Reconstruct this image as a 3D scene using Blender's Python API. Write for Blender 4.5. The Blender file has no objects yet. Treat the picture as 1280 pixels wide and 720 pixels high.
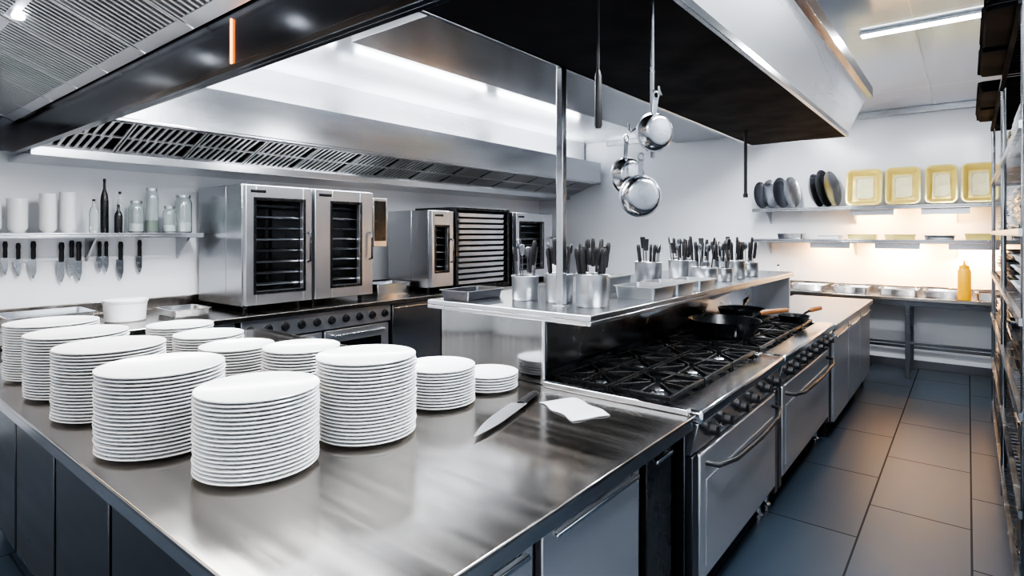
import bpy, bmesh, math, random
from mathutils import Vector, Matrix, Euler
random.seed(7)
S = bpy.context.scene
LINK = S.collection.objects.link
S.view_settings.look='AgX - High Contrast'
S.view_settings.exposure=.18

# ------------------------------------------------------------ mesh builder
class MB:
    def __init__(s): s.v=[]; s.f=[]
    def hexa(s,p):
        b=len(s.v); s.v+= [tuple(q) for q in p]
        s.f+=[(b,b+3,b+2,b+1),(b+4,b+5,b+6,b+7),(b,b+1,b+5,b+4),(b+1,b+2,b+6,b+5),(b+2,b+3,b+7,b+6),(b+3,b,b+4,b+7)]
        return s
    def box(s,x0,x1,y0,y1,z0,z1):
        return s.hexa([(x0,y0,z0),(x1,y0,z0),(x1,y1,z0),(x0,y1,z0),(x0,y0,z1),(x1,y0,z1),(x1,y1,z1),(x0,y1,z1)])
    def loft(s,rings,c0=True,c1=True):
        b=len(s.v); n=len(rings[0])
        for r in rings: s.v+=[tuple(q) for q in r]
        for i in range(len(rings)-1):
            for j in range(n):
                k=(j+1)%n
                s.f.append((b+i*n+j,b+i*n+k,b+(i+1)*n+k,b+(i+1)*n+j))
        if c0: s.f.append(tuple(b+j for j in range(n))[::-1])
        if c1: s.f.append(tuple(b+(len(rings)-1)*n+j for j in range(n)))
        return s
    def lathe(s,prof,c=(0,0,0),n=40,M=None):
        rings=[]
        for r,z in prof:
            r=max(r,1e-4)
            ring=[Vector((r*math.cos(2*math.pi*j/n),r*math.sin(2*math.pi*j/n),z)) for j in range(n)]
            if M: ring=[M@q for q in ring]
            rings.append([q+Vector(c) for q in ring])
        return s.loft(rings)
    def tube(s,pts,r,n=10):
        pts=[Vector(p) for p in pts]; rings=[]
        rr = r if isinstance(r,(list,tuple)) else [r]*len(pts)
        t0=(pts[1]-pts[0]).normalized()
        up=Vector((0,0,1)) if abs(t0.z)<.9 else Vector((1,0,0))
        a=t0.cross(up).normalized()
        for i,p in enumerate(pts):
            if i==0: t=pts[1]-pts[0]
            elif i==len(pts)-1: t=pts[-1]-pts[-2]
            else: t=(pts[i+1]-pts[i]).normalized()+(pts[i]-pts[i-1]).normalized()
            t.normalize(); a=(a-t*a.dot(t)).normalized(); b=t.cross(a)
            rings.append([p+rr[i]*(a*math.cos(2*math.pi*j/n)+b*math.sin(2*math.pi*j/n)) for j in range(n)])
        return s.loft(rings)
    def cyl(s,p0,p1,r,n=16): return s.tube([p0,p1],r,n)
    def tray(s,cx,cy,z,lx,ly,h,fl=.012,t=.003,rim=.012,rc=.025):
        def R(ex,zz):
            a=lx/2+ex; b=ly/2+ex; r=max(rc+ex,.004); out=[]
            for qx,qy,st in ((1,1,0),(-1,1,90),(-1,-1,180),(1,-1,270)):
                for k in range(5):
                    an=math.radians(st+k*22.5)
                    out.append((cx+qx*(a-r)+r*math.cos(an),cy+qy*(b-r)+r*math.sin(an),zz))
            return out
        s.loft([R(-fl,z),R(0,z+h-t),R(rim,z+h-t),R(rim,z+h),R(-t,z+h),R(-fl-t,z+t)])
        return s
    def rot(s,M):
        s.v=[tuple(M@Vector(q)) for q in s.v]; return s

def mkmesh(name,mb,mat,off=(0,0,0)):
    me=bpy.data.meshes.new(name)
    o=Vector(off)
    me.from_pydata([tuple(Vector(q)-o) for q in mb.v],[],mb.f)
    bm=bmesh.new(); bm.from_mesh(me); bmesh.ops.recalc_face_normals(bm,faces=bm.faces); bm.to_mesh(me); bm.free()
    for p in me.polygons: p.use_smooth=True
    me.set_sharp_from_angle(angle=math.radians(38))
    me.materials.append(mat)
    return me
def addbev(o,w):
    if w:
        m=o.modifiers.new('bevel','BEVEL'); m.width=w; m.segments=2; m.limit_method='ANGLE'; m.angle_limit=math.radians(40)
def thing(name,label,cat,loc=(0,0,0),group=None):
    o=bpy.data.objects.new(name,None); o.empty_display_size=.1; o.location=loc
    o["label"]=label; o["category"]=cat
    if group: o["group"]=group
    LINK(o); return o
def root(o):
    while o.parent: o=o.parent
    return o
def part(name,mb,mat,parent,bev=0,label=None):
    off=root(parent).location
    o=bpy.data.objects.new(name,mkmesh(name,mb,mat,off)); o.parent=parent
    if label: o["label"]=label
    addbev(o,bev); LINK(o); return o
def solo(name,mb,mat,label,cat,loc=(0,0,0),group=None,bev=0):
    o=bpy.data.objects.new(name,mkmesh(name,mb,mat,loc)); o.location=loc
    o["label"]=label; o["category"]=cat
    if group: o["group"]=group
    addbev(o,bev); LINK(o); return o
def inst(name,me,label,cat,group,loc,rot=(0,0,0),sc=(1,1,1)):
    o=bpy.data.objects.new(name,me); o.location=loc; o.rotation_euler=rot; o.scale=sc
    o["label"]=label; o["category"]=cat; o["group"]=group; LINK(o); return o
def struct(name,mb,mat,bev=0):
    o=bpy.data.objects.new(name,mkmesh(name,mb,mat)); o["kind"]="structure"; addbev(o,bev); LINK(o); return o
def dup(o,loc=None,rot=None,scale=None,parent=None,label=None):
    n=o.copy(); LINK(n)
    if parent: n.parent=parent
    if loc is not None: n.location=loc
    if rot is not None: n.rotation_euler=rot
    if scale is not None: n.scale=scale
    if label: n["label"]=label
    for c in o.children: dup(c,parent=n)
    return n

# ------------------------------------------------------------ materials
def base(name,col,rough=.5,metal=0.,spec=.5):
    m=bpy.data.materials.new(name); m.use_nodes=True
    b=m.node_tree.nodes['Principled BSDF']
    b.inputs['Base Color'].default_value=(*col,1); b.inputs['Roughness'].default_value=rough
    b.inputs['Metallic'].default_value=metal; b.inputs['Specular IOR Level'].default_value=spec
    return m,b
def proc(name,col,rough=.5,metal=0.,scale=(8,8,8),var=.1,rvar=.08,bump=0.,spec=.5,detail=3):
    m,b=base(name,col,rough,metal,spec); nt=m.node_tree; N=nt.nodes; L=nt.links
    tc=N.new('ShaderNodeTexCoord'); mp=N.new('ShaderNodeMapping'); mp.inputs['Scale'].default_value=scale
    nz=N.new('ShaderNodeTexNoise'); nz.inputs['Scale'].default_value=1; nz.inputs['Detail'].default_value=detail
    L.new(tc.outputs['Object'],mp.inputs['Vector']); L.new(mp.outputs['Vector'],nz.inputs['Vector'])
    mr=N.new('ShaderNodeMapRange'); mr.inputs['From Min'].default_value=.3; mr.inputs['From Max'].default_value=.7
    mr.inputs['To Min'].default_value=max(.02,rough-rvar); mr.inputs['To Max'].default_value=rough+rvar
    L.new(nz.outputs['Fac'],mr.inputs['Value']); L.new(mr.outputs['Result'],b.inputs['Roughness'])
    mx=N.new('ShaderNodeMix'); mx.data_type='RGBA'
    mx.inputs['A'].default_value=(*[max(0,c*(1-var)) for c in col],1); mx.inputs['B'].default_value=(*[min(1,c*(1+var)) for c in col],1)
    L.new(nz.outputs['Fac'],mx.inputs['Factor']); L.new(mx.outputs['Result'],b.inputs['Base Color'])
    if bump:
        bp=N.new('ShaderNodeBump'); bp.inputs['Strength'].default_value=bump; bp.inputs['Distance'].default_value=.002
        L.new(nz.outputs['Fac'],bp.inputs['Height']); L.new(bp.outputs['Normal'],b.inputs['Normal'])
    return m
def emis(name,col,st):
    m,b=base(name,col,.5); b.inputs['Emission Color'].default_value=(*col,1); b.inputs['Emission Strength'].default_value=st
    return m
STEEL =proc('brushed_steel',(.47,.48,.50),.24,1,(1.5,1.5,12),.05,.03)
FRONTM=proc('satin_front_steel',(.54,.55,.58),.34,.92,(1.5,1.5,10),.06,.05)
STEELY=proc('brushed_steel_along',(.54,.55,.57),.22,1,(8,1,8),.05,.03)
TOPM  =proc('worktop_steel',(.40,.375,.35),.20,1,(1.0,22,22),.14,.06)
DSTEEL=proc('dark_steel',(.15,.155,.17),.30,1,(1.5,1.5,10),.08,.04)
MIRR  =proc('mirror_steel',(.40,.405,.42),.12,1,(40,1,1),.10,.03)
PANM  =proc('worn_pan_steel',(.28,.29,.31),.25,1,(12,12,12),.15,.08)
CANM  =proc('canister_steel',(.36,.37,.385),.38,1,(4,4,60),.1,.05)
HOODD =proc('smoked_hood_steel',(.11,.115,.13),.2,1,(2,2,6),.15,.04)
CHROME=proc('polished_steel',(.66,.67,.69),.14,1,(6,6,6),.05,.04)
POTM  =proc('pot_steel',(.42,.43,.45),.22,1,(10,10,10),.1,.06)
SLATM =proc('filter_slat_steel',(.70,.71,.73),.4,.9,(4,4,4),.05,.05)
BLACK =proc('black_enamel',(.010,.011,.013),.28,0,(9,9,9),.3,.1)
IRON  =proc('cast_iron',(.012,.012,.013),.36,.2,(60,60,60),.3,.12,.3)
BPLAS =proc('black_plastic',(.012,.012,.014),.4,0,(20,20,20),.2,.08)
HBLACK=proc('hood_black',(.004,.004,.005),.7,0,(3,3,3),.3,.1,0,.08)
PORC  =proc('white_porcelain',(.80,.81,.82),.14,0,(30,30,30),.01,.03)
WALLM =proc('white_wall_cladding',(.80,.82,.86),.2,0,(2,2,2),.03,.05)
GLASSD=proc('dark_oven_cavity',(.006,.006,.008),.12,0,(3,3,3),.2,.03)
WPLAS =proc('white_plastic',(.8,.82,.85),.35,0,(12,12,12),.03,.08)
CASEM =proc('hood_casing_steel',(.64,.66,.69),.3,.7,(2,.5,6),.1,.06)
YEL   =proc('amber_plastic',(1,.72,.26),.16,.3,(9,9,9),.25,.08)
CREAM =proc('cream_plastic',(1,.88,.55),.15,.1,(14,14,14),.25,.08)
MUST  =proc('mustard_plastic',(.98,.50,.01),.3,0,(8,8,8),.05,.06)
WOOD  =proc('turned_wood',(.24,.10,.035),.45,0,(20,3,20),.3,.1,.1)
CLOTH =proc('white_cloth',(.44,.45,.47),.5,0,(300,300,300),.08,.05,.2)
FOOD  =proc('baked_food',(.65,.33,.08),.6,0,(25,25,25),.5,.1,.6)
GREEN =proc('green_glass',(.10,.20,.12),.1,0,(5,5,5),.2,.05)
GLASS =proc('clear_glass',(.85,.90,.90),.05,0,(5,5,5),.02,.02)
GLASS.node_tree.nodes['Principled BSDF'].inputs['Transmission Weight'].default_value=.9
LEMIT =emis('light_diffuser',(.95,.98,1),9)
WEMIT =emis('warm_lamp_glow',(1,.60,.22),18)
OEMIT =emis('orange_reflection_glow',(1,.22,.01),7)

def brickmat(name,c1,c2,cm,bw,rh,ms,rot,loc,r0,r1,metal=0.,off=.5):
    m,b=base(name,c1,.3,metal); nt=m.node_tree; N=nt.nodes; L=nt.links
    tc=N.new('ShaderNodeTexCoord'); mp=N.new('ShaderNodeMapping')
    mp.inputs['Rotation'].default_value=(0,0,rot); mp.inputs['Location'].default_value=loc
    br=N.new('ShaderNodeTexBrick'); br.offset=off; br.inputs['Scale'].default_value=1; br.inputs['Brick Width'].default_value=bw
    br.inputs['Row Height'].default_value=rh; br.inputs['Mortar Size'].default_value=ms; br.inputs['Mortar Smooth'].default_value=.1
    br.inputs['Color1'].default_value=(*c1,1); br.inputs['Color2'].default_value=(*c2,1); br.inputs['Mortar'].default_value=(*cm,1)
    L.new(tc.outputs['Object'],mp.inputs['Vector']); L.new(mp.outputs['Vector'],br.inputs['Vector'])
    mr=N.new('ShaderNodeMapRange'); mr.inputs['To Min'].default_value=r0; mr.inputs['To Max'].default_value=r1; L.new(br.outputs['Fac'],mr.inputs['Value']); L.new(mr.outputs['Result'],b.inputs['Roughness'])
    L.new(br.outputs['Color'],b.inputs['Base Color'])
    return m
FLOORM=brickmat('floor_tiles',(.024,.036,.052),(.030,.044,.063),(.003,.004,.005),.94,.47,.005,math.radians(90),(.2,-.015,0),.36,.8)
CEILM=brickmat('ceiling_panels',(.56,.60,.65),(.60,.64,.69),(.36,.38,.41),2.4,1.4,.004,math.radians(90),(0,.3,0),.14,.4,.25,0)

# ------------------------------------------------------------ room
XL,XR,YB,YF,ZC=-6.0,.85,8.3,-1.8,3.1
struct('floor',MB().box(XL-.1,XR+.1,YF-.1,YB+.1,-.1,0),FLOORM)
struct('ceiling',MB().box(XL-.1,XR+.1,YF-.1,YB+.1,ZC,ZC+.1),CEILM)
struct('wall_left',MB().box(XL-.1,XL,YF-.1,YB+.1,0,ZC),WALLM)
struct('wall_back',MB().box(XL,XR,YB,YB+.1,0,ZC),WALLM)
struct('wall_right',MB().box(XR,XR+.1,YF-.1,YB+.1,0,ZC),WALLM)
struct('wall_front',MB().box(XL,XR,YF-.1,YF,0,ZC),WALLM)
struct('baseboard_back',MB().box(XL,XR,YB-.02,YB,0,.1),DSTEEL,.003)
struct('trim_1',MB().box(-4.6,XR,YB-.06,YB,3.02,ZC),STEEL,.004)
struct('trim_2',MB().box(-3.4,-1.9,2.45,YB-.1,2.95,ZC-.001),STEEL,.004)

def bil(a,b,c,d,s,r): return a*(1-s)*(1-r)+b*s*(1-r)+c*s*r+d*(1-s)*r
def filt(a,b,c,d,n,th=.014,diag=0.):
    a,b,c,d=map(Vector,(a,b,c,d)); nr=(b-a).cross(d-a).normalized(); m=MB()
    def pr(s0,s1,r0,r1,sh=0,t=th):
        q=[bil(a,b,c,d,s0,r0),bil(a,b,c,d,s1,r0),bil(a,b,c,d,s1+sh,r1),bil(a,b,c,d,s0+sh,r1)]
        m.hexa(q+[x+nr*t for x in q])
    pr(0,1,0,.07,0,th*1.3); pr(0,1,.93,1,0,th*1.3); pr(0,.025,.07,.93,0,th*1.3); pr(.975,1,.07,.93,0,th*1.3)
    pr(.025,.975,.48,.52,0,th)
    for i in range(n):
        s0=.03+.94*(i+.28)/n; s1=.03+.94*(i+.68)/n
        if s1+diag<.975:
            pr(s0,s1,.07,.48,diag*.45); pr(s0,s1,.52,.93,diag*.45)
    return m

# hood over the prep table
h=thing('extraction_hood','stainless canopy hood with baffle filters above the plate worktop','extractor hood',(-3.1,.4,2.2))
part('canopy_lip',MB().box(-5.46,-.86,1.03,1.055,2.2,2.45).box(-5.46,-.86,1.005,1.03,2.2,2.225).box(-5.46,-.86,-.6,-.575,2.2,2.45).box(-5.485,-5.46,-.6,1.055,2.2,2.45).box(-.86,-.835,-.6,1.055,2.2,2.45),HOODD,h,.002)
part('canopy_roof',MB().hexa([(-5.46,1.03,2.47),(-.86,1.03,2.47),(-.86,.2,2.80),(-5.46,.2,2.80),(-5.46,1.03,2.49),(-.86,1.03,2.49),(-.86,.2,2.82),(-5.46,.2,2.82)]).hexa([(-5.46,.2,2.80),(-.86,.2,2.80),(-.86,-.58,2.47),(-5.46,-.58,2.47),(-5.46,.2,2.82),(-.86,.2,2.82),(-.86,-.58,2.49),(-5.46,-.58,2.49)]),HBLACK,h)
for i in range(9):
    x0=-5.45+i*.505
    part('baffle_filter',filt((x0,1.01,2.445),(x0+.49,1.01,2.445),(x0+.49,.22,2.77),(x0,.22,2.77),11,.02),SLATM,h)
part('duct_casing',MB().box(-5.46,-.86,-.2,.95,2.82,ZC),DSTEEL,h)
for x,y,z in ((-4.0,.62,2.585),(-3.3,.62,2.585),(-2.4,.62,2.585)):
    part('spot_lamp',MB().lathe([(0,0),(.022,0),(.025,.012),(.018,.03),(0,.03)],(x,y,z-.03),24),LEMIT,h,0,'small round white lamp')
part('lamp_reflection',MB().box(-2.175,-2.166,1.022,1.0295,2.24,2.41),OEMIT,h,.002,'slim glowing strip drawn as an orange lamp reflection')  # emissive strip stands in for a heat lamp's reflection on the lip

# wall hood over the ovens
h=thing('wall_hood','long stainless wall hood with slanted baffle filters above the ovens','extractor hood',(-5.2,4.4,2.17))
y0,y1=1.06,8.2
part('grease_gutter',MB().box(-5.36,-5.28,y0,y1,2.17,2.24).box(-5.99,-5.36,y0,y1,2.17,2.2),STEELY,h,.003)
part('hood_fascia',MB().box(-4.72,-4.68,y0,y1,2.42,2.75).box(-4.76,-4.68,y0,y1,2.40,2.42),STEELY,h,.004)
part('hood_casing',MB().box(-5.99,-5.0,y0,y1,2.74,ZC),CASEM,h)
part('filter_housing',MB().hexa([(-5.36,y0,2.26),(-4.76,y0,2.455),(-4.76,y1,2.455),(-5.36,y1,2.26),(-5.36,y0,2.69),(-4.72,y0,2.69),(-4.72,y1,2.69),(-5.36,y1,2.69)]),HBLACK,h)
n=14; w=(y1-y0)/n
for i in range(n):
    ya=y0+i*w+.006; yb=y0+(i+1)*w-.006
    part('baffle_filter',filt((-5.28,ya,2.235),(-5.28,yb,2.235),(-4.76,yb,2.415),(-4.76,ya,2.415),9,-.012,.06),SLATM,h)

# black hood over the cooking line
h=thing('range_hood','long black-bottomed hood hanging above the cooking ranges','extractor hood',(-1.15,3.3,2.4))
part('hood_underside',MB().box(-1.52,-.79,1.1,5.38,2.402,2.43),HBLACK,h,.002)
part('edge_trim',MB().box(-.788,-.765,1.1,5.4,2.395,2.432).box(-1.545,-1.522,1.1,5.4,2.395,2.432).box(-1.522,-.788,5.38,5.4,2.395,2.432),STEELY,h,.003)
part('side_panel',MB().hexa([(-.79,1.1,2.433),(-.77,1.1,2.433),(-.77,5.4,2.433),(-.79,5.4,2.433),(-.66,1.1,2.70),(-.64,1.1,2.70),(-.64,5.4,2.70),(-.66,5.4,2.70)]),CASEM,h)
part('side_panel',MB().box(-1.54,-1.52,1.1,5.4,2.433,2.7),DSTEEL,h)
part('end_cover',MB().box(-1.52,-.78,5.37,5.39,2.433,2.7),DSTEEL,h); part('end_cover',MB().box(-1.52,-.78,1.11,1.13,2.433,2.7),DSTEEL,h)
part('top_trim',MB().box(-1.56,-.60,1.08,5.42,2.70,2.78),HOODD,h,.002)
part('duct',MB().box(-1.4,-.9,2.6,3.6,2.78,ZC),STEEL,h,.004)

def area(name,loc,rot,sx,sy,p,col=(1,1,1)):
    l=bpy.data.lights.new(name,'AREA'); l.shape='RECTANGLE'; l.size=sx; l.size_y=sy; l.energy=p; l.color=col
    o=bpy.data.objects.new(name,l); o.location=loc; o.rotation_euler=rot; LINK(o)
def light(x,y,lx,ly,p,col=(.95,.98,1)):
    t=thing('ceiling_or_fill_light','slim rectangular white ceiling or added fill light','ceiling light',(x,y,ZC-.05),'ceiling lights')
    part('housing',MB().box(x-lx/2-.01,x+lx/2+.01,y-ly/2-.01,y+ly/2+.01,ZC-.02,ZC-.002),WPLAS,t,.003)
    part('diffuser',MB().box(x-lx/2,x+lx/2,y-ly/2,y+ly/2,ZC-.028,ZC-.02),LEMIT,t,.003)
    area('ceiling_glow',(x,y,ZC-.034),(0,0,0),lx,ly,p,col)
for y in (2.3,4.55,6.8):
    t=thing('cove_light','hidden linear light on top of the wall hood','ceiling light',(-4.86,y,2.70),'cove lights on the wall hood')
    part('housing',MB().box(-4.90,-4.82,y-1.05,y+1.05,2.695,2.715),WPLAS,t,.002)
    part('diffuser',MB().box(-4.89,-4.83,y-1.03,y+1.03,2.715,2.722),WPLAS,t)
    area('cove_glow',(-4.86,y,2.728),(math.pi,0,0),.06,2.0,24,(.97,.98,1))
light(-3.2,1.8,2.6,.25,130); light(-.25,5.0,.75,.08,75); light(.1,2.0,.35,1.2,85); light(-.2,-1.0,1.2,.4,60); light(-3.4,-1.2,1.8,.4,60)  # short strip over the aisle is real; the others are added unseen fill lights
light(-1.72,3.0,.14,2.4,75); light(-1.75,5.9,.14,2.4,80)  # unseen fixtures added behind the black hood to light the room
area('hood_glow',(-2.9,.3,2.44),(0,0,0),3.4,.2,20,(1,.78,.56))
area('oven_hood_glow',(-5.0,4,2.2),(0,math.radians(-10),0),.2,5.5,50)

# ------------------------------------------------------------ prep table
wt=thing('steel_worktop','wide brushed stainless worktop carrying stacks of plates','worktop',(-2.4,1.36,.85))
part('worktop_slab',MB().box(-4.1,-.82,.54,2.17,.885,.90),TOPM,wt,.004)
part('edge_apron',MB().box(-4.1,-.83,.55,.565,.84,.885).box(-.845,-.83,.566,2.16,.84,.885),STEEL,wt,.002)
part('raised_edge',MB().box(-1.52,-.84,2.13,2.168,.90,.925),CHROME,wt,.004)

def cabinet(name,label,x0,x1,y0,y1,z0,z1,face,mat=FRONTM,cat='cabinet',group='undercounter cabinets',drawers=0):
    t=thing(name,label,cat,((x0+x1)/2,(y0+y1)/2,0),group)
    part('body',MB().box(x0,x1,y0,y1,z0,z1),DSTEEL,t,.003)
    for lx,ly in [(x0+.05,y0+.05),(x1-.05,y0+.05),(x0+.05,y1-.05),(x1-.05,y1-.05)]: part('leg',MB().cyl((lx,ly,0),(lx,ly,z0),.02),BLACK,t)
    g=.012
    levels=[(z0+g,z1-g)] if not drawers else [(z0+g+(z1-z0-g)*i/drawers,z0+(z1-z0-g)*(i+1)/drawers) for i in range(drawers)]
    for a,b in levels:
        nm='drawer' if drawers else 'door'
        if face=='x':
            d=part(nm,MB().box(x1+.001,x1+.026,y0+g,y1-g,a,b),mat,t,.004)
            part('handle',MB().box(x1+.03,x1+.05,y0+.05,y1-.05,b-.05,b-.035).box(x1+.024,x1+.032,y0+.06,y0+.08,b-.05,b-.035).box(x1+.024,x1+.032,y1-.08,y1-.06,b-.05,b-.035),CHROME,d,.003)
        else:
            d=part(nm,MB().box(x0+g,x1-g,y0-.026,y0-.001,a,b),mat,t,.004)
            part('handle',MB().box(x0+.05,x1-.05,y0-.05,y0-.03,b-.05,b-.035).box(x0+.06,x0+.08,y0-.032,y0-.024,b-.05,b-.035).box(x1-.08,x1-.06,y0-.032,y0-.024,b-.05,b-.035),DSTEEL,d,.003)
    return t
cabinet('drawer_unit','stainless undercounter unit with two deep drawers beneath the worktop',-1.5,-.92,.66,1.22,.12,.83,'x',drawers=2)
cabinet('drawer_unit','stainless undercounter unit with a large front beneath the worktop',-1.5,-.92,1.24,1.84,.12,.83,'x')
for i in range(4):
    cabinet('base_cabinet','dark steel base cabinet under the plate worktop',-4.05+i*.63,-3.43+i*.63,.66,1.25,.12,.83,'y',DSTEEL)
cabinet('narrow_cabinet','narrow dark unit between the drawers and the range',-1.5,-.92,1.88,2.12,.12,.83,'x',BLACK)

# ------------------------------------------------------------ ranges
def knob(t,x,y,z,r=.024):
    return part('knob',MB().lathe([(0,0),(r*1.25,0),(r*1.25,.006),(r,.009),(r*.85,.034),(0,.036)],(x,y,z),20,Matrix.Rotation(math.radians(90),4,'Y')).box(x+.03,x+.042,y-.004,y+.004,z-r*.8,z+r*.8),BPLAS,t)
def grange(y0,y1,ncol,label):
    t=thing('gas_range',label,'stove',(-1.17,(y0+y1)/2,0),'gas ranges in the cooking line')
    part('body',MB().box(-1.54,-.87,y0,y1,.14,.85),DSTEEL,t,.004)
    part('hob_plate',MB().box(-1.54,-.93,y0,y1,.851,.885),BLACK,t,.003)
    part('front_rail',MB().box(-.93,-.80,y0,y1,.862,.912),CHROME,t,.012)
    for a in (y0,y1-.03): part('side_rail',MB().box(-1.54,-.931,a,a+.03,.886,.912),STEELY,t,.004)
    part('control_panel',MB().hexa([(-.87,y0,.73),(-.845,y0,.73),(-.845,y1,.73),(-.87,y1,.73),(-.87,y0,.861),(-.815,y0,.861),(-.815,y1,.861),(-.87,y1,.861)]),STEEL,t,.003)
    w=(y1-y0-.08)/ncol
    for i in range(ncol):
        for j in range(2):
            ya=y0+.04+i*w+.006; yb=ya+w-.012; xa=-1.52+j*.29; xb=xa+.28; cx=(xa+xb)/2; cy=(ya+yb)/2
            m=MB(); z0,z1=.914,.932
            m.box(xa,xb,ya,ya+.014,z0,z1).box(xa,xb,yb-.014,yb,z0,z1).box(xa,xa+.014,ya+.014,yb-.014,z0,z1).box(xb-.014,xb,ya+.014,yb-.014,z0,z1)
            for k in range(8):
                an=k*math.pi/4+.0001; dx,dy=math.cos(an),math.sin(an)
                ex=min((cx-xa-.008)/max(abs(dx),1e-3),(cy-ya-.008)/max(abs(dy),1e-3))
                p0=Vector((cx+dx*.035,cy+dy*.035,0)); p1=Vector((cx+dx*ex,cy+dy*ex,0)); nn=Vector((-dy,dx,0))*.005
                m.hexa([p0-nn+Vector((0,0,z0+.004)),p0+nn+Vector((0,0,z0+.004)),p1+nn+Vector((0,0,z0)),p1-nn+Vector((0,0,z0)),p0-nn+Vector((0,0,z1+.006)),p0+nn+Vector((0,0,z1+.006)),p1+nn+Vector((0,0,z1)),p1-nn+Vector((0,0,z1))])
            for fx,fy in ((xa,ya),(xb-.014,ya),(xa,yb-.014),(xb-.014,yb-.014)): m.box(fx,fx+.014,fy,fy+.014,.886,z0)
            part('pan_support',m,IRON,t,.002)
            part('burner',MB().lathe([(0,0),(.06,0),(.06,.008),(.045,.012),(.045,.020),(.03,.024),(0,.025)],(cx,cy,.886),28),POTM,t)
            knob(t,-.828,y0+.04+(i+.28+.44*j)*w,.80)
    d=part('oven_door',MB().box(-.869,-.835,y0+.07,y1-.07,.2,.715),FRONTM,t,.006)
    part('handle',MB().tube([(-.84,y0+.14,.665),(-.79,y0+.16,.66),(-.765,y0+.3,.65),(-.758,(y0+y1)/2,.645),(-.765,y1-.3,.65),(-.79,y1-.16,.66),(-.84,y1-.14,.665)],.011),BPLAS,d)
    part('door_panel',MB().box(-.835,-.830,y0+.13,y1-.13,.25,.60),FRONTM,d,.003)
    for a in (y0+.004,y1-.062): part('side_post',MB().box(-.869,-.84,a,a+.058,.15,.725),DSTEEL,t,.003)
    for lx in (-1.46,-.93):
        for ly in (y0+.07,y1-.07):
            part('leg',MB().lathe([(0,0),(.03,0),(.03,.02),(.018,.03),(.018,.14),(0,.14)],(lx,ly,0),16),CHROME,t)
    return t
grange(2.18,3.46,3,'stainless gas range with black cast iron grates beside the worktop')
grange(3.48,5.0,4,'stainless gas range with wide hob and oven below the overshelf')
for i,(a,b) in enumerate(((5.03,5.72),(5.74,6.43),(6.45,7.12))):
    cabinet('base_cabinet','stainless base cabinet at the end of the cooking line',-1.54,-.84,a,b,.12,.85,'x')
solo('steel_counter',MB().box(-1.56,-.79,5.02,7.15,.855,.90),FRONTM,'plain stainless counter at the end of the cooking line','worktop',(-1.17,6.1,.855),None,.006)
for i in range(5):
    cabinet('base_cabinet','steel base cabinet on the rear side of the island',-2.28,-1.62,2.2+i*.98,3.16+i*.98,.12,.85,'x',DSTEEL)
solo('rear_counter',MB().box(-2.32,-1.60,2.2,7.15,.855,.90),TOPM,'stainless counter on the rear side of the island','worktop',(-1.95,4.6,.855),None,.005)
# overshelf
t=thing('overshelf','long raised stainless shelf standing over the cooking line','shelf',(-1.72,3.9,.90))
part('shelf_board',MB().box(-2.25,-1.25,2.1,5.72,1.225,1.25).box(-1.27,-1.25,2.1,5.72,1.205,1.225).box(-2.25,-1.27,2.1,2.12,1.205,1.225),STEELY,t,.004)
rings=[]
for i in range(13):
    x=-2.2+i*.66/12; y=2.150-.012*((i-6)/6)**2+.02
    rings.append([(x,y,.902),(x,y+.02,.902),(x,y+.02,1.224),(x,y,1.224)])
ep=part('end_panel',MB().loft(rings),MIRR,t,0,'curved polished panel reflecting the plates')
part('panel_edge',MB().tube([(-1.54,2.165,.902),(-1.54,2.165,1.224)],.012,12),CHROME,t)
part('end_panel',MB().box(-2.2,-1.26,5.60,5.63,.902,1.225),FRONTM,t,.003)
part('back_panel',MB().box(-1.60,-1.575,2.24,5.6,.90,1.225),POTM,t,.002)
for y in (3.3,4.5):
    part('bracket',MB().hexa([(-1.575,y,1.08),(-1.57,y,1.08),(-1.57,y+.012,1.08),(-1.575,y+.012,1.08),(-1.575,y,1.205),(-1.3,y,1.205),(-1.3,y+.012,1.205),(-1.575,y+.012,1.205)]),STEEL,t)
t=thing('support_post','square stainless post rising from the overshelf to the hood','post',(-1.53,2.3,1.25))
part('post',MB().box(-1.549,-1.511,2.281,2.319,1.2565,2.394),POTM,t,.004)
part('base_plate',MB().box(-1.56,-1.50,2.27,2.33,1.2505,1.256),STEEL,t,.001)

# ------------------------------------------------------------ plates
pm=MB().lathe([(0,.004),(.095,.004),(.10,0),(.108,0),(.113,.005),(.172,.0115),(.1785,.0145),(.180,.0168),(.1785,.0190),(.173,.0185),(.118,.0112),(0,.0104)],n=64)
pme=mkmesh('dinner_plate',pm,PORC)
def plates(x,y,r,n,lab):
    for i in range(n):
        k=r/.18
        inst('dinner_plate',pme,lab,'plate',"plates stacked on the steel worktop",(x+random.uniform(-.002,.002),y+random.uniform(-.002,.002),.9003+i*.0118),(0,0,random.uniform(0,6)),(k,k,1))
big='large white porcelain dinner plate in a tall stack on the worktop'
med='medium white porcelain plate in a stack on the worktop'
low='white porcelain plate in a low stack near the knife'
plates(-1.674,.872,.176,20,big); plates(-2.10,.765,.188,22,big); plates(-1.651,1.254,.171,23,big)
plates(-1.716,1.665,.15,13,low); plates(-1.70,1.965,.132,6,low)
plates(-2.127,1.29,.15,20,med); plates(-2.48,1.20,.15,18,med); plates(-2.80,1.22,.15,19,med); plates(-3.12,1.22,.15,20,med)
plates(-2.634,.775,.187,22,big); plates(-3.09,.785,.19,22,big); plates(-3.55,.80,.19,22,big)

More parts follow.
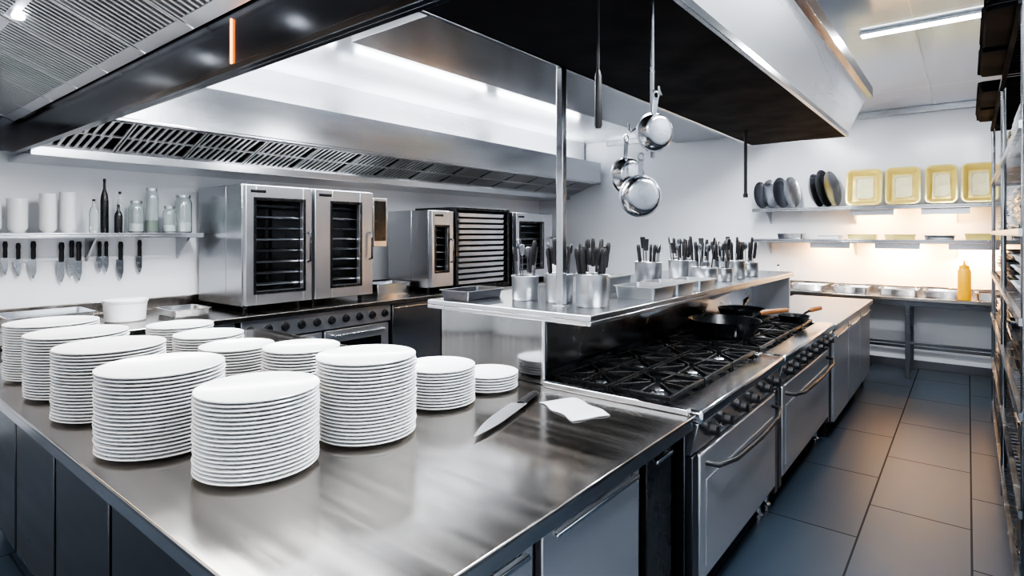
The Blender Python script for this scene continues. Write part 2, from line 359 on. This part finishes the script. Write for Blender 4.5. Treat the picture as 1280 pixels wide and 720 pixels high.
def knife(name,label,L=.33,H=.13,w=.045,t=.003,cat='knife',group=None,ht=.022,bm=CHROME):
    k=thing(name,label,cat,(0,0,0),group)
    n=14; rings=[]
    for i in range(n+1):
        s=i/n; x=H+s*L
        ya=w*.38-(.0 if s<.55 else w*.36*((s-.55)/.45)**1.6); yb=-w*.62+w*.60*max(0,(s-.35)/.65)**2.0
        rings.append([(x,ya+.0005,t/2),(x,yb-.0005,0.0),(x,ya+.0005,-t/2)])
    part('blade',MB().loft(rings),bm,k)
    rings=[]; hw=min(w,.06)
    for x,a,z in ((0,.3,.55),(.008,.42,.9),(.03,.5,1),(.06,.40,.9),(.09,.44,.95),(.124,.42,.9),(.134,.38,.8)):
        x=x*H/.13
        rings.append([(x,hw*a*math.cos(q*math.pi/5)*.75,ht/2*z*math.sin(q*math.pi/5)) for q in range(10)])
    part('handle',MB().loft(rings),BPLAS,k)
    return k
k=knife('chef_knife','large chef knife with black handle lying on the worktop',.42,.17,.07,bm=FRONTM)
k.rotation_euler=(math.radians(4),0,math.atan2(1.421-2.0,-1.305+1.465)); k.location=(-1.462,2.0,.9135)

# cloth
m=MB(); nx,ny=16,10
rings=[]
for i in range(nx+1):
    ring=[]
    for j in range(ny+1):
        ring.append((i/nx*.26-.13+.004*math.sin(j*.9),j/ny*.17-.085+.006*math.sin(i*.7),.9035+.0012*math.sin(i*.8+j)))
    for j in range(ny,-1,-1):
        p=ring[j]; ring.append((p[0],p[1],p[2]-.002))
    rings.append(ring)
m.loft(rings)
m.rot(Matrix.Rotation(math.radians(-25),4,'Z'))
m.v=[(a-1.23,b+1.94,c) for a,b,c in m.v]
solo('folded_cloth',m,CLOTH,'thin white cloth lying flat near the knife','cloth',(-1.23,1.94,.9))

# ------------------------------------------------------------ utensils
uk=knife('steak_knife','knife standing upright with black handle in a steel pot',.14,.13,.028,.003,'knife','knives in the utensil pots',.026)
sp=thing('serving_spoon','steel serving spoon standing bowl up in a utensil pot','spoon',(0,0,0),'spoons in the utensil pots')
rings=[]
for i in range(9):
    a=math.pi*i/8; rr=.018*math.sin(a)+.0006
    rings.append([(.03*(1-math.cos(a)), rr*math.cos(q*math.pi/5), .35*rr*math.sin(q*math.pi/5)) for q in range(10)])
part('spoon_bowl',MB().loft(rings),DSTEEL,sp); part('handle',MB().tube([(.055,0,0),(.15,0,.002),(.268,0,0)],[.003,.0035,.005],8),DSTEEL,sp)
sl=thing('fish_slice','black slotted turner standing in a utensil pot','spatula',(0,0,0),'turners in the utensil pots')
part('blade',MB().hexa([(0,-.019,-.001),(.075,-.014,-.001),(.075,.014,-.001),(0,.019,-.001),(0,-.019,.001),(.075,-.014,.001),(.075,.014,.001),(0,.019,.001)]),BPLAS,sl)
part('shaft',MB().tube([(.074,0,0),(.268,0,0)],.004,8),DSTEEL,sl)
potme=mkmesh('utensil_pot',MB().lathe([(0,0),(.052,0),(.055,.004),(.058,.155),(.061,.158),(.058,.161),(.055,.158),(.052,.008),(0,.007)],n=32),CANM)
def pot(x,y,z,n,sc=1.35,kinds=(0,0,1),zs=.85):
    inst('utensil_pot',potme,'round steel pot full of utensils on the overshelf','utensil holder','utensil pots on the overshelf',(x,y,z),(0,0,0),(sc,sc,zs))
    a0=random.uniform(0,6)
    for i in range(n):
        az=a0+2*math.pi*i/n; T=(uk,sp,sl)[random.choice(kinds)]
        tl=random.uniform(.085,.14)
        b0=.028*sc
        bx,by=x+b0*math.cos(az),y+b0*math.sin(az)
        up=Vector((math.sin(tl)*math.cos(az),math.sin(tl)*math.sin(az),math.cos(tl)))
        o=Vector((bx,by,z+.011+(random.uniform(0,.05) if i%3==0 else 0)))+up*(.27)
        X=-up; Y=Vector((-math.sin(az),math.cos(az),0)); Zv=X.cross(Y)
        M=Matrix((X,Y,Zv)).transposed()
        dup(T,o,M.to_euler())
Z=1.2503
pot(-1.84,2.42,Z,8,1.25,(0,1,2),.8); pot(-1.65,2.46,Z,8,1.25,(0,0,1,2),.9); pot(-1.42,2.40,Z,8,1.35,(0,0,0,0,1),.98); pot(-1.78,2.64,Z,8,1.2,(0,1,2),.8); pot(-1.55,2.66,Z,8,1.3,(0,0,2),.8)
pot(-1.62,3.45,Z,8,1.5,(1,2,0),1.05)
for x,y,s,zz in ((-1.46,4.02,1.5,.7),(-1.70,4.14,1.3,.95),(-1.43,4.30,1.3,.6),(-1.68,4.50,1.5,.8),(-1.44,4.62,1.4,.85),(-1.43,4.92,1.5,.7),(-1.66,5.02,1.4,.95),(-1.92,4.75,1.4,.9)):
    pot(x,y,Z,8,s,(0,0,2,1,0),zz)
for o in (uk,sp,sl):
    for c in list(o.children): bpy.data.objects.remove(c)
    bpy.data.objects.remove(o)
def gn(x,y,z,lx,ly,hh,label,mat=CHROME,rz=0,name='steel_pan',group=None,cat='food pan',content=None):
    t=thing(name,label,cat,(0,0,0),group)
    part('pan_shell',MB().tray(0,0,0,lx,ly,hh),mat,t)
    if content: part('food',MB().box(-lx/2+.02,lx/2-.02,-ly/2+.02,ly/2-.02,.004,hh*.7),content,t,.006)
    t.location=(x,y,z); t.rotation_euler=(0,0,rz); return t
gn(-1.40,2.94,Z,.24,.28,.065,'shallow stainless food pan on the overshelf',CANM); gn(-1.40,3.25,Z,.24,.26,.065,'shallow stainless food pan with dark rim on the overshelf',CANM)
gn(-1.80,3.10,Z,.28,.40,.09,'deep stainless food pan on the overshelf',CANM); gn(-2.11,2.30,Z,.2,.30,.05,'dark shallow tray on the overshelf',DSTEEL)
gn(-1.38,3.60,Z,.2,.26,.06,'small stainless food pan on the overshelf',CANM)

def fpan(x,y,z,r,ang,hl,hm,label,dp=.06):
    t=thing('frying_pan',label,'pan',(0,0,0),'frying pans on the ranges')
    part('pan_body',MB().lathe([(0,0),(r*.72,0),(r*.8,.006),(r,dp),(r+.004,dp+.002),(r-.003,dp+.001),(r*.78,.01),(0,.005)],n=48),BLACK,t)
    part('handle',MB().tube([(r*.95,0,dp*.75),(r+.05,0,dp+.01),(r+.10,0,dp+.02)],.009,8),BLACK,t)
    part('grip',MB().tube([(r+.09,0,dp+.018),(r+.12,0,dp+.024),(r+hl,0,dp+.03)],[.012,.019,.016],12),hm,t)
    t.location=(x,y,z); t.rotation_euler=(0,0,ang)
fpan(-1.25,3.80,.939,.225,math.radians(62),.34,WOOD,'large black frying pan with wooden handle on the range',.10)
fpan(-1.36,4.52,.939,.17,math.radians(100),.26,BPLAS,'black frying pan resting on the far range',.09)
fpan(-1.02,4.66,.939,.11,math.radians(70),.24,WOOD,'small black pan with wooden handle on the range',.05)

# ------------------------------------------------------------ hanging rods, pans
t=thing('hanging_rail','thin steel hanging rod with hooks under the black hood','hanging rail',(-.845,1.83,2.4))
part('rod',MB().cyl((-.845,1.83,1.86),(-.845,1.83,2.401),.007),DSTEEL,t)
for z,dx in ((2.06,.05),(1.95,-.06),(1.88,.0)):
    part('hook',MB().tube([(-.845,1.83,z+.03),(-.845+dx*.6,1.81,z+.02),(-.845+dx,1.79,z),(-.845+dx,1.775,z+.01),(-.845+dx,1.772,z+.025)],.004,8),STEEL,t)
t=thing('hanging_cable','black hanging cable with thick grip below the hood','cable',(-.99,1.716,2.4))
part('cable',MB().cyl((-.99,1.716,2.15),(-.99,1.716,2.401),.005),BPLAS,t); part('grip',MB().tube([(-.99,1.716,1.96),(-.99,1.716,1.97),(-.99,1.716,2.14),(-.99,1.716,2.16)],[.009,.013,.012,.006],12),BPLAS,t)
t=thing('hanging_cable','slim dark cable hanging below the far end of the hood','cable',(-1.35,4.6,2.4))
part('cable',MB().cyl((-1.35,4.6,1.9),(-1.35,4.6,2.401),.012),BPLAS,t); part('end_cap',MB().cyl((-1.35,4.6,1.88),(-1.35,4.6,1.91),.018),BPLAS,t)
def hpan(x,y,z,r,hl,yaw,tiltx,roll,label):
    t=thing('hanging_saucepan',label,'saucepan',(0,0,0),'small pans hanging from the rod')
    M=Matrix.Translation((0,0,-hl-r))@Matrix.Rotation(math.radians(90),4,'X')
    part('pan_bowl',MB().lathe([(0,0),(r*.62,0),(r*.78,.004),(r*.90,.014),(r*.98,.040),(r*1.06,.042),(r*1.06,.044),(r*.96,.044),(r*.87,.016),(r*.76,.007),(0,.004)],n=40,M=M),PANM,t)
    part('handle',MB().hexa([(-.007,-.042,-hl-.004),(.007,-.042,-hl-.004),(.007,-.038,-hl-.004),(-.007,-.038,-hl-.004),(-.009,-.03,-.02),(.009,-.03,-.02),(.009,-.026,-.02),(-.009,-.026,-.02)]).tube([(.01*math.cos(a*math.pi/5),-.028,-.012+.012*math.sin(a*math.pi/5)) for a in range(11)],.003,6),PANM,t)
    t.location=(x,y,z); t.rotation_euler=(tiltx,roll,yaw)
ya=math.radians(25)
hpan(-.785,1.765,2.07,.062,.07,ya+math.pi+.55,0,0,'small steel saucepan hanging by its handle, highest of three')
hpan(-.905,1.79,1.945,.062,.08,ya+math.pi+.7,0,.1,'small steel saucepan hanging tilted beside the others')
hpan(-.84,1.75,1.87,.068,.075,ya+math.pi+.25,0,0,'small steel saucepan hanging lowest on the rod')

# ------------------------------------------------------------ left wall line
solo('wall_counter',MB().box(-5.99,-4.75,.3,7.95,.855,.90).box(-5.99,-5.97,.3,7.95,.90,1.0),TOPM,'long stainless counter carrying the ovens along the wall','worktop',(-5.37,4.1,.855),None,.005)
def lrange(y0,y1,n,label):
    t=thing('oven_range',label,'stove',(-5.3,(y0+y1)/2,0),'ranges under the wall counter')
    part('body',MB().box(-5.9,-4.85,y0,y1,.12,.85),DSTEEL,t,.003)
    part('control_panel',MB().box(-4.849,-4.80,y0,y1,.68,.85),FRONTM,t,.005)
    for i in range(n): knob(t,-4.80,y0+(i+.5)*(y1-y0)/n,.765,.032)
    for i in range(2):
        a=y0+i*(y1-y0)/2+.015; b=y0+(i+1)*(y1-y0)/2-.015
        d=part('oven_door',MB().box(-4.849,-4.815,a,b,.2,.66),FRONTM,t,.005)
        part('handle',MB().tube([(-4.82,a+.08,.61),(-4.77,a+.09,.61),(-4.77,b-.09,.61),(-4.82,b-.08,.61)],.011),CHROME,d)
        part('door_window',MB().box(-4.815,-4.811,a+.1,b-.1,.28,.54),GLASSD,d)
    for ly in (y0+.08,y1-.08):
        for lx in (-5.8,-4.95): part('leg',MB().cyl((lx,ly,0),(lx,ly,.12),.022),BLACK,t)
lrange(2.35,3.95,10,'stainless oven range with control knobs under the wall counter')
lrange(.75,2.3,8,'stainless oven range under the knife wall')
for a in (3.98,4.78,5.58,6.38,7.14): cabinet('refrigerator_unit','undercounter refrigerator along the wall',-5.9,-4.84,a,a+.74,.12,.85,'x',STEEL,cat='refrigerator')

def combi(x0,x1,y0,y1,z0,z1,label,racks=8,win=(.10,.10,.13,.14)):
    t=thing('combi_oven',label,'oven',((x0+x1)/2,(y0+y1)/2,z0),'large ovens on the wall counter')
    f=x1-.06; zb=z0+.05
    wy0,wy1,wz0,wz1=y0+win[0],y1-win[1],zb+win[2],z1-win[3]
    part('body',MB().box(x0,f-.30,y0,y1,zb,z1).box(f-.30,f,y0,wy0-.02,zb,z1).box(f-.30,f,wy1+.02,y1,zb,z1).box(f-.30,f,wy0-.02,wy1+.02,zb,wz0-.02).box(f-.30,f,wy0-.02,wy1+.02,wz1+.02,z1),STEEL,t,.004)
    part('cavity_back',MB().box(f-.299,f-.29,wy0-.018,wy1+.018,wz0-.018,wz1+.018),GLASSD,t)
    d=part('door',MB().box(f+.002,x1,y0+.008,wy0,zb+.01,z1-.01).box(f+.002,x1,wy1,y1-.008,zb+.01,z1-.01).box(f+.002,x1,wy0,wy1,zb+.01,wz0).box(f+.002,x1,wy0,wy1,wz1,z1-.01),FRONTM,t,.004)
    part('window_gasket',MB().box(x1,x1+.006,wy0-.025,wy0,wz0-.025,wz1+.025).box(x1,x1+.006,wy1,wy1+.025,wz0-.025,wz1+.025).box(x1,x1+.006,wy0,wy1,wz0-.025,wz0).box(x1,x1+.006,wy0,wy1,wz1,wz1+.025),BLACK,d,.002)
    part('handle',MB().tube([(x1,y1-.05,(z0+z1)/2-.14),(x1+.045,y1-.05,(z0+z1)/2-.13),(x1+.045,y1-.05,(z0+z1)/2+.13),(x1,y1-.05,(z0+z1)/2+.14)],.011),DSTEEL,d)
    for i in range(racks):
        z=wz0+(i+.5)*(wz1-wz0)/racks; m=MB()
        for xx in (f-.27,f-.14,f-.01): m.cyl((xx,wy0-.015,z),(xx,wy1+.015,z),.005,6)
        m.box(f-.27,f-.05,wy0+.02,wy1-.02,z+.007,z+.012)
        part('oven_rack',m,DSTEEL if i%2 else POTM,t)
    for lx in (x0+.08,f-.08):
        for ly in (y0+.07,y1-.07): part('foot',MB().cyl((lx,ly,z0),(lx,ly,zb),.022),BLACK,t)
    part('badge_strip',MB().box(x1,x1+.003,y0+.05,y0+.19,z1-.075,z1-.05),BLACK,d)
    return t
combi(-5.87,-4.95,2.46,3.12,.902,2.04,'tall stainless oven with dark glass window and racks')
t=combi(-5.87,-4.95,3.14,3.84,.902,2.04,'tall stainless oven with side control box on the counter',8,(.2,.17,.13,.14))
cb=part('control_box',MB().box(-5.4,-4.96,3.85,4.03,1.46,1.98),STEEL,t,.004)
part('control_display',MB().box(-4.96,-4.955,3.865,4.015,1.52,1.95),BLACK,cb,.001)
combi(-5.75,-4.95,4.69,5.06,.902,1.88,'narrower stainless oven with plain side panel',6,(.07,.1,.2,.2))
t=thing('tray_rack_cabinet','black-framed tall rack holding many steel trays','tray rack',(-5.3,5.6,.902))
y0,y1,z0,z1=5.1,6.15,.902,1.93
part('frame',MB().box(-5.7,-4.95,y0,y0+.04,z0,z1).box(-5.7,-4.95,y1-.04,y1,z0,z1).box(-5.7,-4.95,y0+.04,y1-.04,z1-.04,z1).box(-5.7,-4.95,y0+.04,y1-.04,z0,z0+.04).box(-5.7,-5.66,y0+.04,y1-.04,z0+.04,z1-.04),BLACK,t,.004)
trm=mkmesh('oven_tray',MB().tray(0,0,0,.66,.90,.045,.006,.003,.012,.03),WPLAS)
trm.materials[0]=proc('bright_tray_metal',(.72,.73,.75),.4,.8,(5,5,5),.05,.05)
for i in range(13):
    inst('oven_tray',trm,'pale steel tray slotted in the tall black rack','tray','trays in the tall rack',(-5.30,(y0+y1)/2,z0+.06+i*.071))
    for ya_,yb_ in ((y0+.04,y0+.064),(y1-.064,y1-.04)): part('tray_runner',MB().box(-5.64,-4.97,ya_,yb_,z0+.053+i*.071,z0+.059+i*.071),STEEL,t)
combi(-5.75,-4.95,6.3,7.2,.902,1.9,'stainless oven with broad window at the end of the counter',7,(.1,.25,.15,.15))
gn(-5.4,4.36,.902,.35,.5,.12,'deep stainless food pan between the ovens')
gn(-5.35,7.5,.902,.35,.4,.15,'deep steel pan at the end of the counter')

# wall shelf with knives
t=thing('wall_shelf','stainless wall shelf above a row of knives','shelf',(-5.85,1.4,1.58))
part('shelf_board',MB().box(-5.995,-5.62,.2,2.4,1.585,1.605).box(-5.64,-5.62,.2,2.4,1.565,1.585),STEELY,t,.003)
for y in (.5,1.57,2.3): part('bracket',MB().hexa([(-5.995,y,1.36),(-5.985,y,1.36),(-5.985,y+.015,1.36),(-5.995,y+.015,1.36),(-5.995,y,1.584),(-5.68,y,1.584),(-5.68,y+.015,1.584),(-5.995,y+.015,1.584)]),STEEL,t)
for a,b in ((.52,1.568),(1.587,2.25)): part('magnetic_strip',MB().box(-5.998,-5.98,a,b,1.37,1.40),WPLAS,t,.003)
wk=knife('wall_knife','black-handled kitchen knife hanging on the magnetic strip',.18,.16,.055,.004,'knife','knives on the magnetic strip',.03,PANM)
for i,y in enumerate([.9,.98,1.04,1.12,1.215,1.40,1.47,1.52,1.67,1.72,1.83,1.98]):
    Mx=Matrix(((0,0,1),(0,1,0),(-1,0,0)))
    sc=random.choice((.8,.9,1))
    dup(wk,(-5.960,y,1.545-random.uniform(0,.02)),Mx.to_euler(),(sc,sc,1))
for c in list(wk.children): bpy.data.objects.remove(c)
bpy.data.objects.remove(wk)
bme=mkmesh('white_bowl',MB().lathe([(0,.003),(.03,.003),(.032,0),(.036,0),(.04,.004),(.068,.035),(.075,.055),(.077,.057),(.074,.056),(.065,.037),(.036,.009),(0,.007)],n=32),PORC)
for x,y,n,s in ((-5.78,1.08,11,.9),(-5.78,1.27,15,.8),(-5.78,1.40,16,.8),(-5.76,.92,9,.9)):
    for i in range(n):
        inst('white_bowl',bme,'small white porcelain bowl stacked on the wall shelf','bowl','bowls stacked on the wall shelf',(x,y,1.6055+i*.024*s),(0,0,0),(s,s,s))
def bottle(x,y,z,r,hh,mat,label,cap=BPLAS,squeeze=False):
    t=thing('bottle',label,'bottle',(x,y,z))
    pr=[(0,0),(r*.9,0),(r,.01),(r,hh*.6),(r*.85,hh*.7),(r*.35,hh*.82),(r*.3,hh*.95),(0,hh*.95)] if not squeeze else [(0,0),(r*.95,0),(r,.01),(r,hh*.72),(r*.8,hh*.78),(r*.72,hh*.80),(0,hh*.80)]
    part('bottle_body',MB().lathe(pr,(x,y,z),24),mat,t)
    if squeeze: part('cap',MB().lathe([(0,0),(r*.8,0),(r*.78,hh*.05),(r*.25,hh*.08),(r*.1,hh*.19),(0,hh*.19)],(x,y,z+hh*.801),20),cap,t)
    else: part('cap',MB().lathe([(0,0),(r*.36,0),(r*.34,hh*.06),(0,hh*.06)],(x,y,z+hh*.951),16),cap,t)
bottle(-5.75,1.57,1.606,.033,.28,GLASS,'clear glass bottle on the wall shelf'); bottle(-5.8,1.66,1.606,.03,.46,BLACK,'slim dark bottle on the wall shelf'); bottle(-5.72,1.74,1.606,.030,.24,BLACK,'short dark bottle on the wall shelf')
bottle(-5.85,1.79,1.606,.03,.36,GLASS,'tall clear glass bottle on the wall shelf')
for x,y,s,hh,mt,lb in ((-5.8,1.90,.06,.26,GLASS,'clear glass storage jar on the wall shelf'),(-5.82,2.03,.055,.38,GLASS,'tall clear glass jar on the wall shelf'),(-5.74,2.15,.055,.22,GLASS,'small clear glass jar on the wall shelf'),(-5.8,2.29,.075,.33,GLASS,'clear glass jar beside the oven')):
    t=thing('storage_jar',lb,'jar',(x,y,1.606),'glass jars on the wall shelf')
    part('jar_body',MB().lathe([(0,0),(s*.9,0),(s,.012),(s,hh*.85),(s*.75,hh),(s*.71,hh),(s*.95,hh*.84),(s*.95,.014),(0,.01)],(x,y,1.606),32),mt,t)
    part('lid',MB().lathe([(0,0),(s*.82,0),(s*.82,.025),(0,.03)],(x,y,1.607+hh),32),STEEL,t)
    part('contents',MB().lathe([(0,0),(s*.9,0),(s*.9,hh*.25),(0,hh*.27)],(x,y,1.624),24),GREEN if hh>.35 else WPLAS,t)
t=thing('storage_tub','round white lidded tub on the wall counter','container',(-5.3,1.66,.9))
part('tub_body',MB().lathe([(0,0),(.13,0),(.14,.01),(.15,.15),(.145,.15),(.13,.012),(0,.01)],(-5.3,1.66,.9005),36),WPLAS,t)
part('lid',MB().lathe([(0,0),(.155,0),(.158,.02),(.14,.026),(0,.026)],(-5.3,1.66,1.051),36),WPLAS,t)
gn(-5.3,1.15,.902,.4,.5,.12,'deep stainless food pan under the knives'); gn(-5.3,2.1,.902,.35,.3,.06,'shallow stainless pan under the knives')

# ------------------------------------------------------------ back wall counter & shelves
t=thing('back_table','stainless table with open legs along the rear wall','table',(-.8,7.95,0))
part('table_top',MB().box(-2.5,.84,7.6,8.27,.86,.90).box(-2.5,.84,8.271,8.29,.86,.98),TOPM,t,.005)
for x in (-2.4,-1.45,-.52,.40):
    for y in (7.66,8.2): part('leg',MB().box(x-.022,x+.022,y-.022,y+.022,0,.86),DSTEEL,t,.003)
for a in ((7.645,7.675,.38,.41),(7.645,7.675,.80,.86),(8.185,8.215,.25,.28)): part('cross_rail',MB().box(-2.4,.75,*a),DSTEEL,t,.003)
for z,nm in ((1.93,'upper'),(1.53,'lower')):
    t=thing('wall_shelf','long stainless '+nm+' shelf on the rear wall','shelf',(-.7,8.1,z-.02))
    part('shelf_board',MB().box(-2.25,.84,7.95,8.29,z-.02,z).box(-2.25,.84,7.95,7.965,z-.045,z-.02),POTM,t,.003)
    for x in (-2.1,-1.1,-.1,.6): part('bracket',MB().hexa([(x,8.28,z-.2),(x+.012,8.28,z-.2),(x+.012,8.29,z-.2),(x,8.29,z-.2),(x,8.0,z-.021),(x+.012,8.0,z-.021),(x+.012,8.29,z-.021),(x,8.29,z-.021)]),STEEL,t)
for i,(xa,xb) in enumerate(((-1.20,-.80),(-.79,-.42),(-.40,-.08),(-.07,.27))):
    t=thing('upright_food_pan','golden plastic pan leaning upright on the upper shelf','food pan',(0,0,0),'upright pans on the upper shelf')
    w=xb-xa-.03
    part('pan_shell',MB().tray(0,0,0,w-.02,.42,.07,.045,.004,.016,.05),YEL,t)
    part('pan_label',MB().tray(0,0,.004,w*.5,.26,.02,.01,.003,.006,.03),CREAM,t)
    t.rotation_euler=(math.radians(80),0,0); t.location=((xa+xb)/2,8.24,1.935+.222)
for i,(x,r,rz,mt) in enumerate(((-2.18,.16,.6,DSTEEL),(-2.06,.17,.6,POTM),(-1.93,.18,.65,DSTEEL),(-1.80,.18,.7,POTM),(-1.52,.19,.9,CHROME),(-1.43,.21,.9,DSTEEL),(-1.34,.2,.9,POTM))):
    t=thing('steel_platter','oval steel platter leaning upright on the upper shelf','platter',(0,0,0),'platters on the upper shelf')
    part('platter_dish',MB().lathe([(0,0),(r*.7,0),(r,.02),(r+.003,.023),(r*.7,.004),(0,.004)],n=36,M=Matrix.Rotation(math.radians(74),4,'X')),mt,t)
    t.location=(x,8.10,1.934+r*1.1); t.rotation_euler=(0,0,rz); t.scale=(.6,1,1.15)
for x,w,c,mt in ((-1.8,.3,.07,POTM),(-1.35,.25,.05,WPLAS),(-1.0,.3,.06,YEL),(-.62,.3,.06,YEL),(-.25,.28,.05,POTM),(.12,.3,.07,YEL),(.48,.25,.07,POTM)):
    gn(x,8.1,1.531,w,.22,c,'shallow pan on the lower rear shelf',mt,0,'serving_pan','pans on the lower rear shelf')
for x,w in ((-1.55,.36),(-1.1,.36),(-.62,.36),(-.2,.36),(.25,.36)):
    gn(x,7.92,.902,w,.30,.07,'steel pan of golden baked food under warm lamps',CHROME,0,'food_tray','food trays on the rear table',content=FOOD)
bottle(-.03,7.68,.902,.058,.42,MUST,'mustard yellow squeeze bottle on the rear table',MUST,True)
bottle(-1.9,7.85,.902,.04,.3,WPLAS,'white bottle on the rear table')
for x in (-1.35,-.65,.05):
    t=thing('heat_lamp','slim warm heat lamp fixed under the lower shelf','lamp',(x,8.1,1.48),'heat lamps under the rear shelf')
    part('lamp_housing',MB().box(x-.22,x+.22,8.05,8.22,1.485,1.508),STEEL,t,.004)
    part('lamp_shade',MB().box(x-.22,x+.22,8.05,8.056,1.42,1.485),STEEL,t,.001)
    part('lamp_tube',MB().cyl((x-.2,8.19,1.475),(x+.2,8.19,1.475),.009,10),WEMIT,t)
    area('heat_glow',(x,8.12,1.462),(math.radians(35),0,0),.4,.05,26 if x>-1 else 8,(1,.54,.19))
for x in (-.9,-.2):
    t=thing('heat_lamp','slim warm heat lamp fixed under the upper shelf','lamp',(x,8.05,1.88),'heat lamps under the rear shelf')
    part('lamp_housing',MB().box(x-.22,x+.22,8.03,8.14,1.886,1.909),STEEL,t,.004)
    part('lamp_shade',MB().box(x-.22,x+.22,8.03,8.036,1.82,1.886),STEEL,t,.001)
    area('heat_glow',(x,8.09,1.862),(math.radians(40),0,0),.4,.05,8,(1,.58,.22))

# ------------------------------------------------------------ right rack
t=thing('shelving_rack','tall wire shelving rack loaded with stacked trays','shelving rack',(.45,4.7,0))
ry0,ry1,rx0,rx1=2.9,6.35,.17,.80
for y in (ry0,4.6,ry1):
    for x in (rx0,rx1): part('rack_post',MB().cyl((x,y,0),(x,y,2.5),.014,12),POTM,t)
RZ=(.18,.55,.92,1.28,1.62,2.03,2.50)
for z in RZ:
    m=MB().box(rx0-.02,rx0,ry0,ry1,z-.03,z).box(rx1,rx1+.02,ry0,ry1,z-.03,z).box(rx0-.02,rx1+.02,ry0-.01,ry0+.01,z-.03,z).box(rx0-.02,rx1+.02,ry1-.01,ry1+.01,z-.03,z)
    yy=ry0+.05
    while yy<ry1: m.box(rx0,rx1,yy,yy+.012,z-.012,z-.004); yy+=.06
    part('wire_shelf',m,HBLACK if z>2.4 else POTM,t)
TR=lambda mt,a=.50,b=.62,hh=.022: mkmesh('baking_tray',MB().tray(0,0,0,a,b,hh,.008,.003,.012,.03),mt)
tm1=TR(DSTEEL); tm2=TR(CHROME); tm3=TR(WPLAS,.48,.58,.028); tm4=TR(HBLACK,.68,.60,.018)
LB={tm1.name:'dark steel baking tray stacked on the wire rack',tm2.name:'shiny steel tray stacked on the wire rack',tm3.name:'white plastic tray stacked on the wire rack',tm4.name:'black tray jutting out from the top of the rack'}
for si,z in enumerate(RZ):
    for yi,y in enumerate((3.3,3.98,5.0,5.69)):
        n=(9,10,9,9,9,9,3)[si]-(yi%2)*(0 if si==6 else 2)
        kind=tm4 if si==6 else (random.choice((tm1,tm2,tm1)) if z<1.2 else random.choice((tm3,tm2,tm1)))
        for i in range(n):
            inst('baking_tray',kind,LB[kind.name],'tray','trays on the wire rack',((.41 if kind is tm4 else .465)+random.uniform(-.03,.006),y+random.uniform(-.01,.01),z+.001+i*(.022 if kind is tm4 else .0235*(1.25 if kind is tm3 else 1))))

# ------------------------------------------------------------ world + camera
w=bpy.data.worlds.new('world'); S.world=w; w.use_nodes=True
w.node_tree.nodes['Background'].inputs[0].default_value=(.8,.85,.9,1); w.node_tree.nodes['Background'].inputs[1].default_value=.4
cam=bpy.data.cameras.new('camera'); cam.sensor_width=36; cam.lens=715/1280*36; cam.shift_y=-68/1280; cam.clip_start=.02
co=bpy.data.objects.new('camera',cam); co.location=(0,0,1.6); co.rotation_euler=(math.radians(90),0,math.radians(38.56)); LINK(co)
S.camera=co
